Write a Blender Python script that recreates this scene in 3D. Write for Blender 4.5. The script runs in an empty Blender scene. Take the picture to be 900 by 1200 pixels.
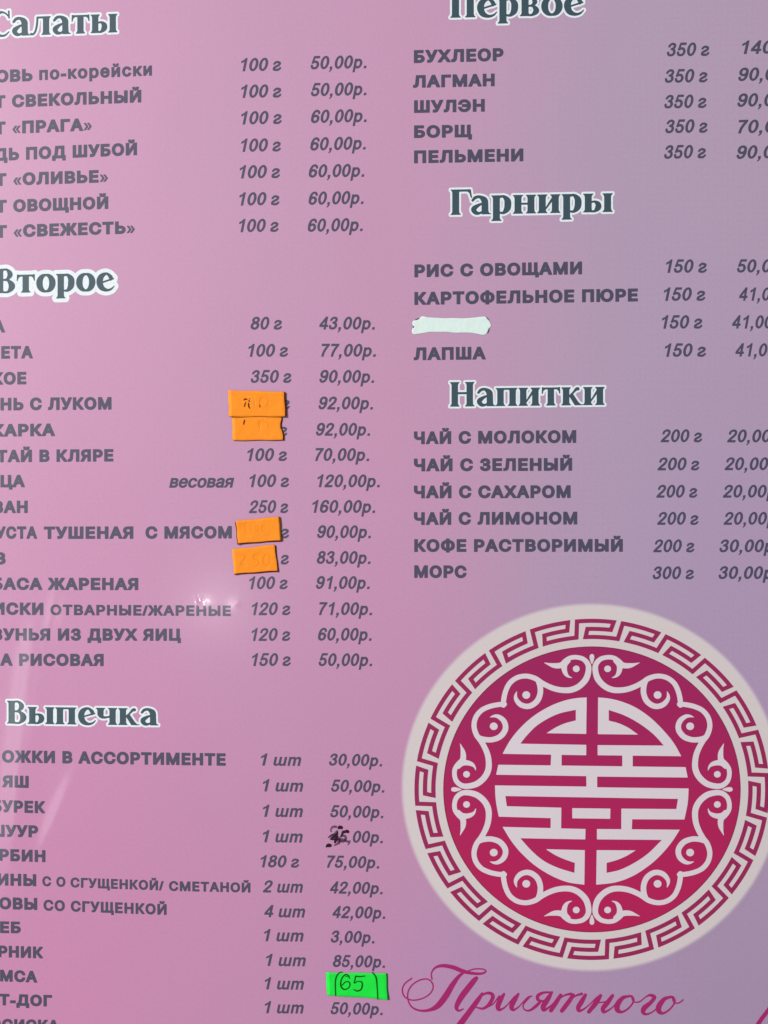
import bpy, math, random
import numpy as np
from mathutils.geometry import delaunay_2d_cdt

# ------------------------------------------------------------------ camera, light, exposure
SC = bpy.context.scene
COL = SC.collection
S = 0.0007                      # metres on the board for one unit of its layout grid (900 x 1200 units in view)
DIST = 0.78                     # camera distance from the board

def W(x, y, h=0.0):
    """board layout (x right, y down) -> world; the board stands in the XZ plane, its face towards -Y"""
    return ((x - 450.0) * S, -h, (600.0 - y) * S)

cam = bpy.data.cameras.new('camera')
cam.sensor_fit = 'VERTICAL'
cam.sensor_height = 24.0
cam.lens = 24.0 * DIST / (1200 * S)
cam.clip_start = 0.01
cam.clip_end = 50.0
cam_ob = bpy.data.objects.new('camera', cam)
cam_ob.location = (0, -DIST, 0)
cam_ob.rotation_euler = (math.radians(90), 0, 0)
COL.objects.link(cam_ob)
SC.camera = cam_ob

world = bpy.data.worlds.new('World')
SC.world = world
world.use_nodes = True
bg = world.node_tree.nodes['Background']
bg.inputs[0].default_value = (0.90, 0.95, 1.0, 1)
bg.inputs[1].default_value = 0.22

def look(ob, target):
    from mathutils import Vector
    d = Vector(target) - ob.location
    ob.rotation_euler = d.to_track_quat('-Z', 'Y').to_euler()

def area(name, loc, target, sx, sy, power, color):
    l = bpy.data.lights.new(name, 'AREA')
    l.shape = 'RECTANGLE'; l.size = sx; l.size_y = sy
    l.energy = power; l.color = color
    o = bpy.data.objects.new(name, l); o.location = loc
    look(o, target); COL.objects.link(o)
    return o

# a big unseen area lamp, added up left for the main light and haze, and the small bulb whose glint shows in the film
area('soft_key_light', (-5.8, -4.6, 3.0), (0, 0, 0), 2.4, 2.4, 860.0, (1.0, 0.99, 0.975))
area('side_sheen_light', (-1.85, -2.6, -0.42), (-0.3, 0, -0.1), 0.5, 1.6, 10.0, (0.93, 1.0, 0.97))  # unseen lamp, added so the film mirrors a sheen at lower left
GL = (252, 706)                                   # where the bulb is mirrored on the board
gx, _, gz = W(*GL)
t_ = 2.2
bulb = bpy.data.lights.new('bulb', 'POINT')
bulb.energy = 1.9; bulb.shadow_soft_size = 0.014; bulb.color = (1.0, 0.97, 0.94)
bo = bpy.data.objects.new('bulb', bulb)
bo.location = (gx + gx * t_, -DIST * t_, gz + gz * t_)
COL.objects.link(bo)

vs = SC.view_settings
vs.view_transform = 'Standard'; vs.look = 'None'; vs.exposure = 0.0; vs.gamma = 1.0
vs.use_curve_mapping = False

random.seed(7)
rng = np.random.default_rng(7)

# ------------------------------------------------------------------ materials
def srgb(r, g, b):
    f = lambda c: (c / 255 / 12.92) if c / 255 <= 0.04045 else ((c / 255 + 0.055) / 1.055) ** 2.4
    return (f(r), f(g), f(b), 1.0)

class NT:
    def __init__(s, tree): s.t = tree
    def n(s, typ, **kw):
        nd = s.t.nodes.new(typ)
        for k, v in kw.items(): setattr(nd, k, v)
        return nd
    def link(s, a, b): s.t.links.new(a, b)
    def val(s, sock, v):
        if hasattr(v, 'is_output') or isinstance(v, bpy.types.NodeSocket): s.link(v, sock)
        else: sock.default_value = v
    def math(s, op, a, b=0.0, c=None, clamp=False):
        nd = s.n('ShaderNodeMath', operation=op, use_clamp=clamp)
        s.val(nd.inputs[0], a); s.val(nd.inputs[1], b)
        if c is not None: s.val(nd.inputs[2], c)
        return nd.outputs[0]
    def mix(s, f, a, b):
        nd = s.n('ShaderNodeMix', data_type='RGBA')
        s.val(nd.inputs[0], f); s.val(nd.inputs[6], a); s.val(nd.inputs[7], b)
        return nd.outputs[2]
    def ramp(s, v, lo, hi):
        nd = s.n('ShaderNodeMapRange', interpolation_type='SMOOTHSTEP')
        s.val(nd.inputs[0], v); nd.inputs[1].default_value = lo; nd.inputs[2].default_value = hi
        return nd.outputs[0]

def board_xy(q):
    """board layout coordinates from the position on the board"""
    g = q.n('ShaderNodeNewGeometry')
    sp = q.n('ShaderNodeSeparateXYZ'); q.link(g.outputs['Position'], sp.inputs[0])
    x = q.math('MULTIPLY_ADD', sp.outputs[0], 1 / S, 450.0)
    y = q.math('MULTIPLY_ADD', sp.outputs[2], -1 / S, 600.0)
    cb = q.n('ShaderNodeCombineXYZ'); q.link(x, cb.inputs[0]); q.link(y, cb.inputs[1])
    return x, y, cb.outputs[0]

def blob(q, x, y, cx, cy, rx, ry, ang=0.0):
    """soft round mask, 1 in the middle"""
    dx = q.math('SUBTRACT', x, cx); dy = q.math('SUBTRACT', y, cy)
    c, s_ = math.cos(ang), math.sin(ang)
    u = q.math('DIVIDE', q.math('ADD', q.math('MULTIPLY', dx, c), q.math('MULTIPLY', dy, s_)), rx)
    v = q.math('DIVIDE', q.math('SUBTRACT', q.math('MULTIPLY', dy, c), q.math('MULTIPLY', dx, s_)), ry)
    r = q.math('ADD', q.math('MULTIPLY', u, u), q.math('MULTIPLY', v, v))
    return q.math('POWER', 2.718, q.math('MULTIPLY', r, -1.0))

# --- the laminating film: its ripples, small creases and sheen, shared by everything printed under it
film = bpy.data.node_groups.new('film_relief', 'ShaderNodeTree')
film.interface.new_socket('Normal', in_out='OUTPUT', socket_type='NodeSocketVector')
q = NT(film)
x, y, P = board_xy(q)
# broad waviness
n1 = q.n('ShaderNodeTexNoise'); n1.inputs['Scale'].default_value = 0.006; n1.inputs['Detail'].default_value = 1.0
q.link(P, n1.inputs['Vector'])
h = q.math('MULTIPLY', n1.outputs[0], 0.9)
h0 = h
# ripples lower left: two slightly curved folds
def fold(x0, y0, slope, curve, width, amp, ya, yb):
    dy = q.math('SUBTRACT', y, y0)
    xc = q.math('ADD', q.math('MULTIPLY_ADD', dy, slope, x0), q.math('MULTIPLY', q.math('MULTIPLY', dy, dy), curve))
    d = q.math('DIVIDE', q.math('SUBTRACT', x, xc), width)
    g = q.math('POWER', 2.718, q.math('MULTIPLY', q.math('MULTIPLY', d, d), -1.0))
    m = q.math('MULTIPLY', q.ramp(y, ya, ya + 90), q.math('SUBTRACT', 1.0, q.ramp(y, yb - 110, yb)))
    return q.math('MULTIPLY', q.math('MULTIPLY', g, m), amp)
for a in ((52, 780, -0.16, 0.0003, 9, 1.3, 650, 960), (34, 800, -0.13, 0.0002, 14, 1.7, 690, 1010),
          (74, 940, -0.42, 0.0, 11, 1.5, 860, 1060), (20, 980, -0.1, 0.0, 18, 1.4, 900, 1200)):
    h = q.math('ADD', h, fold(*a))
# dents where the bulb glints
n2 = q.n('ShaderNodeTexNoise'); n2.inputs['Scale'].default_value = 0.45; n2.inputs['Detail'].default_value = 3.0
q.link(P, n2.inputs['Vector'])
mk = q.math('ADD', blob(q, x, y, 236, 704, 11, 7), blob(q, x, y, 277, 708, 9, 8))
h = q.math('ADD', h, q.math('MULTIPLY', q.math('MULTIPLY', n2.outputs[0], mk), 0.07))
# fine canvas-like grain of the print
n3 = q.n('ShaderNodeTexNoise'); n3.inputs['Scale'].default_value = 0.22; n3.inputs['Detail'].default_value = 2.0
q.link(P, n3.inputs['Vector'])
h = q.math('ADD', h, q.math('MULTIPLY', n3.outputs[0], 0.012)); h0 = q.math('ADD', h0, q.math('MULTIPLY', n3.outputs[0], 0.012))
bm = q.n('ShaderNodeBump'); bm.inputs['Strength'].default_value = 1.0; bm.inputs['Distance'].default_value = S
q.link(h, bm.inputs['Height'])
b0 = q.n('ShaderNodeBump'); b0.inputs['Distance'].default_value = S; q.link(h0, b0.inputs['Height'])
film.interface.new_socket('Print Normal', in_out='OUTPUT', socket_type='NodeSocketVector')
film.interface.new_socket('Gloss', in_out='OUTPUT', socket_type='NodeSocketFloat')
go = q.n('NodeGroupOutput'); q.link(bm.outputs[0], go.inputs[0])
q.link(q.math('MULTIPLY_ADD', q.math('MINIMUM', mk, 1.0), -0.16, 0.19), go.inputs[2])
q.link(b0.outputs[0], go.inputs[1])

# --- the printed ground colour of the menu
ground = bpy.data.node_groups.new('print_ground', 'ShaderNodeTree')
ground.interface.new_socket('Color', in_out='OUTPUT', socket_type='NodeSocketColor')
q = NT(ground)
x, y, P = board_xy(q)
nz = q.n('ShaderNodeTexNoise'); nz.inputs['Scale'].default_value = 0.0045; nz.inputs['Detail'].default_value = 1.5
q.link(P, nz.inputs['Vector'])
w = q.math('MULTIPLY_ADD', nz.outputs[0], 160.0, -80.0)
xs = q.math('ADD', x, w)
PINK = srgb(198, 144, 177); ROSE = srgb(198, 131, 171); LAV = srgb(176, 151, 177); DEEP = srgb(172, 146, 178)
c = q.mix(q.ramp(y, 200, 1100), PINK, ROSE)
c = q.mix(q.math('MULTIPLY', q.ramp(xs, 60, 330), 0.22), c, LAV)
c = q.mix(q.ramp(xs, 430, 760), c, LAV)
c = q.mix(blob(q, x, y, 880, 820, 230, 330), c, DEEP)
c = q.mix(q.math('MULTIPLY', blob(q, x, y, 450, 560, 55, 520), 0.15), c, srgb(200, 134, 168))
c = q.mix(q.math('MULTIPLY', blob(q, x, y, 900, 1230, 330, 240), 0.8), c, srgb(162, 137, 168))  # dimming of the lower right corner, put into the ground colour
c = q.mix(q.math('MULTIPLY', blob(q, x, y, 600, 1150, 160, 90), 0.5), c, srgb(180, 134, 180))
# faint woven print dots
sx = q.math('SINE', q.math('MULTIPLY', x, 2 * math.pi / 7.3)); sy = q.math('SINE', q.math('MULTIPLY', y, 2 * math.pi / 7.9))
wv = q.math('MULTIPLY', q.math('ADD', sx, sy), 0.006)
gr = q.n('ShaderNodeTexNoise'); gr.inputs['Scale'].default_value = 0.35; gr.inputs['Detail'].default_value = 2.0
q.link(P, gr.inputs['Vector'])
g1 = q.math('MULTIPLY_ADD', gr.outputs[0], 0.14, -0.07)
hs = q.n('ShaderNodeHueSaturation'); hs.inputs['Hue'].default_value = 0.5
q.link(q.math('ADD', 1.0, q.math('ADD', wv, g1)), hs.inputs['Value'])
q.link(q.math('ADD', 1.0, q.math('MULTIPLY', wv, 1.5)), hs.inputs['Saturation'])
q.link(c, hs.inputs['Color'])
go = q.n('NodeGroupOutput'); q.link(hs.outputs[0], go.inputs[0])

def printed(name, color=None, extra=None, grain=0.3):
    m = bpy.data.materials.new(name); m.use_nodes = True
    q = NT(m.node_tree); b = m.node_tree.nodes['Principled BSDF']
    b.inputs['Roughness'].default_value = 0.48
    b.inputs['Specular IOR Level'].default_value = 0.5
    b.inputs['Coat Weight'].default_value = 0.75
    b.inputs['Coat Roughness'].default_value = 0.16
    f = q.n('ShaderNodeGroup'); f.node_tree = film
    q.link(f.outputs[1], b.inputs['Normal']); q.link(f.outputs[0], b.inputs['Coat Normal']); q.link(f.outputs[2], b.inputs['Coat Roughness'])
    if color is None:
        g = q.n('ShaderNodeGroup'); g.node_tree = ground
        base = g.outputs[0]
    else:
        x, y, P = board_xy(q)
        nz = q.n('ShaderNodeTexNoise'); nz.inputs['Scale'].default_value = 0.3; nz.inputs['Detail'].default_value = 2.0
        q.link(P, nz.inputs['Vector'])
        hs = q.n('ShaderNodeHueSaturation'); hs.inputs['Color'].default_value = color
        q.link(q.math('MULTIPLY_ADD', nz.outputs[0], grain, 1 - grain / 2), hs.inputs['Value'])
        base = hs.outputs[0]
    if extra: base = extra(q, base)
    q.link(base, b.inputs['Base Color'])
    return m

def emblem_edge(q, base):
    """the white disc is sprayed with a soft rim that runs out into the ground colour"""
    x, y, P = board_xy(q)
    dx = q.math('DIVIDE', q.math('SUBTRACT', x, 693.0), 222.0); dy = q.math('DIVIDE', q.math('SUBTRACT', y, 922.7), 215.0)
    r = q.math('SQRT', q.math('ADD', q.math('MULTIPLY', dx, dx), q.math('MULTIPLY', dy, dy)))
    g = q.n('ShaderNodeGroup'); g.node_tree = ground
    return q.mix(q.ramp(r, 0.985, 1.012), base, g.outputs[0])

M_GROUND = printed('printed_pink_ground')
M_TEXT = printed('printed_slate_violet', srgb(72, 67, 91))
M_HEAD = printed('printed_slate_green', srgb(50, 73, 84))
M_WHITE = printed('printed_white', srgb(226, 232, 236))
M_DISC = printed('printed_soft_white', srgb(212, 199, 200), emblem_edge, 0.07)
M_CREAM = printed('printed_pale_pink_white', srgb(216, 204, 210), None, 0.07)
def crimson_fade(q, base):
    """the disc goes from purplish crimson at its top to a purer crimson at its foot"""
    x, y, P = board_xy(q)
    return q.mix(q.ramp(y, 760, 1080), srgb(156, 10, 86), srgb(178, 2, 80))  # purplish top is partly the film's glare, put into the ink colour
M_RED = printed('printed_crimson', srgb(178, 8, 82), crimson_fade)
M_SCRIPT = printed('printed_magenta', srgb(162, 16, 98))
M_KEY = printed('printed_dark_magenta', srgb(150, 18, 82))
M_FRINGE = printed('printed_dark_line', srgb(124, 12, 54))

def plain(name, color, rough=0.6, spec=0.3, noise=0.08, scale=900.0, bump=0.0, fibre=False):
    m = bpy.data.materials.new(name); m.use_nodes = True
    q = NT(m.node_tree); b = m.node_tree.nodes['Principled BSDF']
    b.inputs['Roughness'].default_value = rough
    b.inputs['Specular IOR Level'].default_value = spec
    tc = q.n('ShaderNodeTexCoord')
    nz = q.n('ShaderNodeTexNoise'); nz.inputs['Scale'].default_value = scale; nz.inputs['Detail'].default_value = 4.0
    q.link(tc.outputs['Object'], nz.inputs['Vector'])
    hs = q.n('ShaderNodeHueSaturation'); hs.inputs['Color'].default_value = color
    q.link(q.math('MULTIPLY_ADD', nz.outputs[0], 2 * noise, 1 - noise), hs.inputs['Value'])
    q.link(hs.outputs[0], b.inputs['Base Color'])
    if bump:
        n2 = q.n('ShaderNodeTexNoise'); n2.inputs['Scale'].default_value = scale * 0.25; n2.inputs['Detail'].default_value = 3.0
        q.link(tc.outputs['Object'], n2.inputs['Vector'])
        bp = q.n('ShaderNodeBump'); bp.inputs['Strength'].default_value = bump; bp.inputs['Distance'].default_value = 0.0006
        q.link(n2.outputs[0], bp.inputs['Height']); q.link(bp.outputs[0], b.inputs['Normal'])
    return m

M_ORANGE = plain('orange_paper', srgb(248, 144, 38), 0.8, 0.15, 0.07, 300, 0.8)
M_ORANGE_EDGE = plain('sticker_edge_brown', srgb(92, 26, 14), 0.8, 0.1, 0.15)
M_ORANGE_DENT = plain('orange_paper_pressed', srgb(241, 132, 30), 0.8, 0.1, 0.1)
M_BROWN_INK = plain('brown_ink_rest', srgb(96, 40, 14), 0.7, 0.1, 0.25)
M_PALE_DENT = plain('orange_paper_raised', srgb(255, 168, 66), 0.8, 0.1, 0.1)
M_GREEN = plain('green_paper', srgb(26, 224, 66), 0.7, 0.2, 0.04, 900, 0.25)
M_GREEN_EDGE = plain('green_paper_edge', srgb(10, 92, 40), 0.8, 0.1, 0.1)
M_GREEN_INK = plain('dark_green_pen', srgb(8, 84, 12), 0.6, 0.2, 0.15)
M_FLUID = plain('white_correction_fluid', srgb(216, 232, 226), 0.5, 0.4, 0.04, 500, 0.5)
M_INK = plain('maroon_marker_ink', srgb(44, 4, 26), 0.35, 0.5, 0.15)
M_BACK = plain('board_core', srgb(220, 220, 220), 0.6, 0.3)

def smear_mat(name, color, alpha):
    m = plain(name, color, 0.5, 0.3, 0.2)
    m.node_tree.nodes['Principled BSDF'].inputs['Alpha'].default_value = alpha
    return m
M_SMEAR = smear_mat('maroon_marker_smear', srgb(76, 14, 50), 0.55)

# ------------------------------------------------------------------ objects
def link(ob, parent=None, **props):
    COL.objects.link(ob)
    if parent is not None: ob.parent = parent
    for k, v in props.items(): ob[k] = v
    return ob

def mesh_ob(name, verts, faces, mat, parent=None, **props):
    me = bpy.data.meshes.new(name)
    me.from_pydata([tuple(v) for v in verts], [], [tuple(f) for f in faces])
    mats = mat if isinstance(mat, (list, tuple)) else [mat]
    for m in mats: me.materials.append(m)
    me.validate()
    ob = bpy.data.objects.new(name, me)
    return link(ob, parent, **props)

def orient(v2, tris):
    """make all flat triangles face the viewer (layout y points down)"""
    v = np.asarray(v2)
    out = []
    for a, b, c in tris:
        cr = (v[b][0] - v[a][0]) * (v[c][1] - v[a][1]) - (v[b][1] - v[a][1]) * (v[c][0] - v[a][0])
        out.append((a, b, c) if cr < 0 else (a, c, b))
    return out

def flat(name, v2, faces, layer, mat, parent, **props):
    """a printed shape: flat, on layer n of the print (each layer 0.05 mm)"""
    h = 0.00005 * layer
    return mesh_ob(name, [W(p[0], p[1], h) for p in v2], orient(v2, faces), mat, parent, **props)

# ------------------------------------------------------------------ shapes: distance fields -> clean outlines -> triangles
def seg_dist(X, Y, a, b):
    ax, ay = a; bx, by = b
    dx, dy = bx - ax, by - ay
    L = dx * dx + dy * dy
    t = np.zeros_like(X) if L < 1e-14 else np.clip(((X - ax) * dx + (Y - ay) * dy) / L, 0, 1)
    return np.hypot(X - ax - t * dx, Y - ay - t * dy), t

class Field:
    def __init__(s, x0, y0, x1, y1, step):
        s.x0, s.y0, s.step = x0, y0, step
        s.nx = int(math.ceil((x1 - x0) / step)) + 1; s.ny = int(math.ceil((y1 - y0) / step)) + 1
        s.X, s.Y = np.meshgrid(x0 + np.arange(s.nx) * step, y0 + np.arange(s.ny) * step)
        s.D = np.full(s.X.shape, 1e3)
    def win(s, xa, ya, xb, yb, pad):
        i0 = max(0, int((xa - pad - s.x0) / s.step)); i1 = min(s.nx, int((xb + pad - s.x0) / s.step) + 2)
        j0 = max(0, int((ya - pad - s.y0) / s.step)); j1 = min(s.ny, int((yb + pad - s.y0) / s.step) + 2)
        return slice(j0, j1), slice(i0, i1)
    def stroke(s, pts, pad):
        for (x1, y1, r1), (x2, y2, r2) in zip(pts[:-1], pts[1:]):
            R = max(r1, r2)
            w = s.win(min(x1, x2) - R, min(y1, y2) - R, max(x1, x2) + R, max(y1, y2) + R, pad)
            X, Y = s.X[w], s.Y[w]
            if X.size == 0: continue
            d, t = seg_dist(X, Y, (x1, y1), (x2, y2))
            s.D[w] = np.minimum(s.D[w], d - (r1 + (r2 - r1) * t))
    def poly(s, loops, pad):
        """closed loops, filled by the non-zero rule"""
        allp = np.concatenate([np.asarray(l) for l in loops])
        w = s.win(allp[:, 0].min(), allp[:, 1].min(), allp[:, 0].max(), allp[:, 1].max(), pad)
        X, Y = s.X[w], s.Y[w]
        if X.size == 0: return
        D = np.full(X.shape, 1e3); wn = np.zeros(X.shape, int)
        for l in loops:
            n = len(l)
            for i in range(n):
                a, b = l[i], l[(i + 1) % n]
                d, _ = seg_dist(X, Y, a, b)
                D = np.minimum(D, d)
                side = (b[0] - a[0]) * (Y - a[1]) - (X - a[0]) * (b[1] - a[1])
                wn += ((a[1] <= Y) & (b[1] > Y) & (side > 0)).astype(int)
                wn -= ((a[1] > Y) & (b[1] <= Y) & (side < 0)).astype(int)
        s.D[w] = np.minimum(s.D[w], np.where(wn != 0, -D, D))
    def triangles(s, level=0.0, tol=0.12):
        F = s.D - level
        F = np.where(np.abs(F) < 1e-7, 1e-7, F)
        F[0, :] = F[-1, :] = np.maximum(F[0, :], 1e-3); F[:, 0] = np.maximum(F[:, 0], 1e-3); F[:, -1] = np.maximum(F[:, -1], 1e-3)
        F[-1, :] = np.maximum(F[-1, :], 1e-3)
        ins = F < 0
        code = ins[:-1, :-1] * 1 + ins[:-1, 1:] * 2 + ins[1:, 1:] * 4 + ins[1:, :-1] * 8
        jj, ii = np.nonzero((code > 0) & (code < 15))
        def cross(kind, j, i):
            if kind == 0: a, b = F[j, i], F[j, i + 1]; t = a / (a - b); return (s.x0 + (i + t) * s.step, s.y0 + j * s.step)
            a, b = F[j, i], F[j + 1, i]; t = a / (a - b); return (s.x0 + i * s.step, s.y0 + (j + t) * s.step)
        T = {1: [(3, 0)], 2: [(0, 1)], 3: [(3, 1)], 4: [(1, 2)], 5: [(3, 2), (1, 0)], 6: [(0, 2)], 7: [(3, 2)], 8: [(2, 3)],
             9: [(2, 0)], 10: [(0, 3), (2, 1)], 11: [(2, 1)], 12: [(1, 3)], 13: [(1, 0)], 14: [(0, 3)]}
        nxt = {}
        for j, i in zip(jj.tolist(), ii.tolist()):
            E = ((0, j, i), (1, j, i + 1), (0, j + 1, i), (1, j, i))
            for a, b in T[int(code[j, i])]:
                nxt[E[a]] = E[b]
        loops = []
        while nxt:
            st = next(iter(nxt)); k = st; lp = []
            while k in nxt:
                lp.append(cross(*k)); k = nxt.pop(k)
            lp = simplify(lp, tol * s.step)
            if len(lp) >= 3: loops.append(lp)
        if not loops: return [], []
        V = []; Ed = []
        for l in loops:
            o = len(V); V += l
            Ed += [(o + k, o + (k + 1) % len(l)) for k in range(len(l))]
        r = delaunay_2d_cdt([tuple(v) for v in V], Ed, [], 0, 1e-9)
        v2 = [(p[0], p[1]) for p in r[0]]
        keep = []
        c = np.array([[(v2[f[0]][0] + v2[f[1]][0] + v2[f[2]][0]) / 3, (v2[f[0]][1] + v2[f[1]][1] + v2[f[2]][1]) / 3] for f in r[2]])
        wn = np.zeros(len(c), bool)
        for l in loops:
            L = np.array(l); B = np.roll(L, -1, 0)
            for a, b in zip(L, B):
                if a[1] == b[1]: continue
                cr = ((a[1] > c[:, 1]) != (b[1] > c[:, 1])) & (c[:, 0] < (b[0] - a[0]) * (c[:, 1] - a[1]) / (b[1] - a[1]) + a[0])
                wn ^= cr
        tr = [tuple(f) for f, k in zip(r[2], wn) if k]
        return v2, tr

def simplify(lp, tol):
    P = np.array(lp); n = len(P)
    if n < 8: return [tuple(p) for p in P]
    far = int(np.argmax(np.hypot(*(P - P[0]).T)))
    keep = np.zeros(n + 1, bool); Q = np.vstack([P, P[:1]])
    keep[0] = keep[far] = keep[n] = True
    st = [(0, far), (far, n)]
    while st:
        a, b = st.pop()
        if b - a < 2: continue
        p, r = Q[a], Q[b]; d = r - p; L = math.hypot(*d)
        seg = Q[a + 1:b] - p
        dd = np.abs(seg[:, 0] * d[1] - seg[:, 1] * d[0]) / L if L > 1e-12 else np.hypot(seg[:, 0], seg[:, 1])
        k = int(np.argmax(dd))
        if dd[k] > tol:
            keep[a + 1 + k] = True; st += [(a, a + 1 + k), (a + 1 + k, b)]
    return [tuple(p) for p in Q[:-1][keep[:-1]]]

def smooth(pts, n=6, closed=False):
    """Catmull-Rom through points of any dimension"""
    P = [np.array(p, float) for p in pts]
    if closed: P = [P[-1]] + P + [P[0], P[1]]
    else: P = [2 * P[0] - P[1]] + P + [2 * P[-1] - P[-2]]
    out = []
    for i in range(1, len(P) - 2):
        p0, p1, p2, p3 = P[i - 1:i + 3]
        for k in range(n):
            t = k / n
            out.append(0.5 * (2 * p1 + (p2 - p0) * t + (2 * p0 - 5 * p1 + 4 * p2 - p3) * t * t + (3 * p1 - p0 - 3 * p2 + p3) * t ** 3))
    out.append(P[-2])
    out = [tuple(np.concatenate([o[:2], np.maximum(o[2:], 1e-4)]) if len(o) > 2 else o) for o in out]
    return out

# ------------------------------------------------------------------ sans letters (Blender's built-in typeface, made bolder)
_dg = bpy.context.evaluated_depsgraph_get()
def font_loops(body):
    c = bpy.data.curves.new('letter', 'FONT'); c.body = body; c.size = 1.0
    o = bpy.data.objects.new('letter', c); COL.objects.link(o)
    bpy.context.view_layer.update()
    cu = o.to_curve(bpy.context.evaluated_depsgraph_get())
    loops = []
    for sp in cu.splines:
        bp = sp.bezier_points; n = len(bp); l = []
        if n == 0: continue
        for i in range(n):
            a, b = bp[i], bp[(i + 1) % n]
            p0, p1, p2, p3 = a.co, a.handle_right, b.handle_left, b.co
            straight = abs((p1 - p0).cross(p3 - p0).length) < 1e-6 and abs((p2 - p0).cross(p3 - p0).length) < 1e-6
            k = 1 if straight else 7
            for j in range(k):
                t = j / k; u = 1 - t
                p = p0 * u ** 3 + p1 * 3 * u * u * t + p2 * 3 * u * t * t + p3 * t ** 3
                if not l or math.hypot(p.x - l[-1][0], p.y - l[-1][1]) > 1e-6: l.append((p.x, p.y))
        loops.append(l)
    o.to_curve_clear()
    bpy.data.objects.remove(o); bpy.data.curves.remove(c)
    return loops

def bbox(loops):
    a = np.concatenate([np.array(l) for l in loops])
    return a[:, 0].min(), a[:, 0].max(), a[:, 1].min(), a[:, 1].max()

_glyph = {}
def ringp(cx, cy, rx, ry, rs, rt, n=28):
    return [(cx + rx * math.cos(t), cy + ry * math.sin(t), rt + (rs - rt) * abs(math.cos(t)) ** 1.5) for t in np.linspace(0, 2 * math.pi, n + 1)]
# heavy figures, drawn for a cap height of 100: ('P', polygon) or ('S', stroke) or ('O', ring)
def bar(x0, y0, x1, y1): return ('P', [(x0, y0), (x0, y1), (x1, y1), (x1, y0)])
FIG = {
 '0': ([('O', 38, 50, 24.5, 42, 10, 8)], 77),
 '1': ([('P', [(37, 0), (56, 0), (56, 100), (42, 100), (33, 87), (13, 77), (13, 60), (26, 65), (37, 74)])], 77),
 '2': ([('S', (14, 68, 9), (18, 82, 8.5), (38, 91.5, 8.5), (57, 84, 9), (60, 68, 9.5), (50, 50, 9.5), (30, 30, 9.5), (16, 14, 9)), bar(5, 0, 70, 17.5)], 77),
 '3': ([('S', (14, 74, 9), (22, 86, 8.5), (37, 91.5, 8.5), (53, 86, 9), (57, 73, 9.5), (50, 60, 9), (34, 53.5, 7.5)),
        ('S', (34, 53.5, 7.5), (52, 49, 9), (61, 30, 10), (54, 14, 9), (37, 8.5, 8.5), (20, 13, 8.5), (13, 27, 9))], 77),
 '4': ([bar(42, 0, 60, 100), bar(3, 20, 73, 37), ('P', [(3, 22), (3, 38), (44, 100), (58, 100), (58, 88), (24, 37), (24, 22)])], 77),
 '5': ([bar(18, 82.5, 67, 100), ('P', [(18, 100), (32, 100), (26, 58), (20, 46), (7, 48)]), ('S', (16, 50, 8), (34, 57.5, 8.5), (52, 52, 9), (61, 33, 10), (54, 14, 9), (37, 8.5, 8.5), (20, 13, 8.5), (13, 27, 9))], 77),
 '6': ([('O', 38, 32, 23.5, 23.5, 10, 8.5), ('S', (14.5, 34, 10), (14.5, 60, 10), (24, 84, 9), (41, 91.5, 8.5), (55, 87, 8.5), (62, 75, 9))], 77),
 '7': ([bar(6, 82.5, 71, 100), ('S', (62, 88, 8), (46, 64, 9.5), (34, 36, 9.5), (30, 9, 9.5)), bar(20.5, 0, 39.5, 10)], 77),
 '8': ([('O', 38, 74, 21, 18, 9.5, 8), ('O', 38, 30.5, 24.5, 22, 10, 8.5)], 77),
 '9': ([('O', 38, 68, 23.5, 23.5, 10, 8.5), ('S', (61.5, 66, 10), (61.5, 40, 10), (52, 16, 9), (35, 8.5, 8.5), (21, 13, 8.5), (14, 25, 9))], 77),
 ',': ([bar(9, 0, 29, 19), ('S', (21, 6, 8), (21, -6, 6), (12, -18, 4))], 39),
 '.': ([bar(9, 0, 29, 19)], 39),
 'р': ([bar(8, -28, 26, 73), ('O', 41, 36.5, 24, 28.5, 9.5, 8.5)], 84),
 'ƨ': ([('S', (12, 54, 8.5), (22, 64.5, 8.5), (38, 66, 8.5), (54, 58, 9), (50, 44, 9), (34, 35, 9), (18, 24, 9), (18, 12, 9), (34, 8, 8.5), (52, 9, 8.5), (64, 20, 8.5))], 77),
 'ш': ([bar(8, 16, 26, 73), bar(46, 8, 64, 73), bar(84, 0, 102, 73), ('S', (17, 22, 9), (22, 10, 9), (36, 8, 8), (54, 18, 6)), ('S', (55, 22, 9), (60, 10, 9), (74, 8, 8), (92, 18, 6))], 110),
 'm': ([bar(8, 0, 26, 73), bar(46, 0, 64, 60), bar(84, 0, 102, 56), ('S', (18, 54, 6), (34, 64.5, 8), (48, 64, 9), (55, 50, 9)), ('S', (56, 54, 6), (72, 64.5, 8), (86, 64, 9), (93, 50, 9))], 110),
}
_l = font_loops('||'); _b = bbox(_l[:1]); _b2 = bbox(_l); BAR = _b2[1] - _b[1]
CAP = bbox(font_loops('Н'))[3]
FW = 0.034
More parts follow.
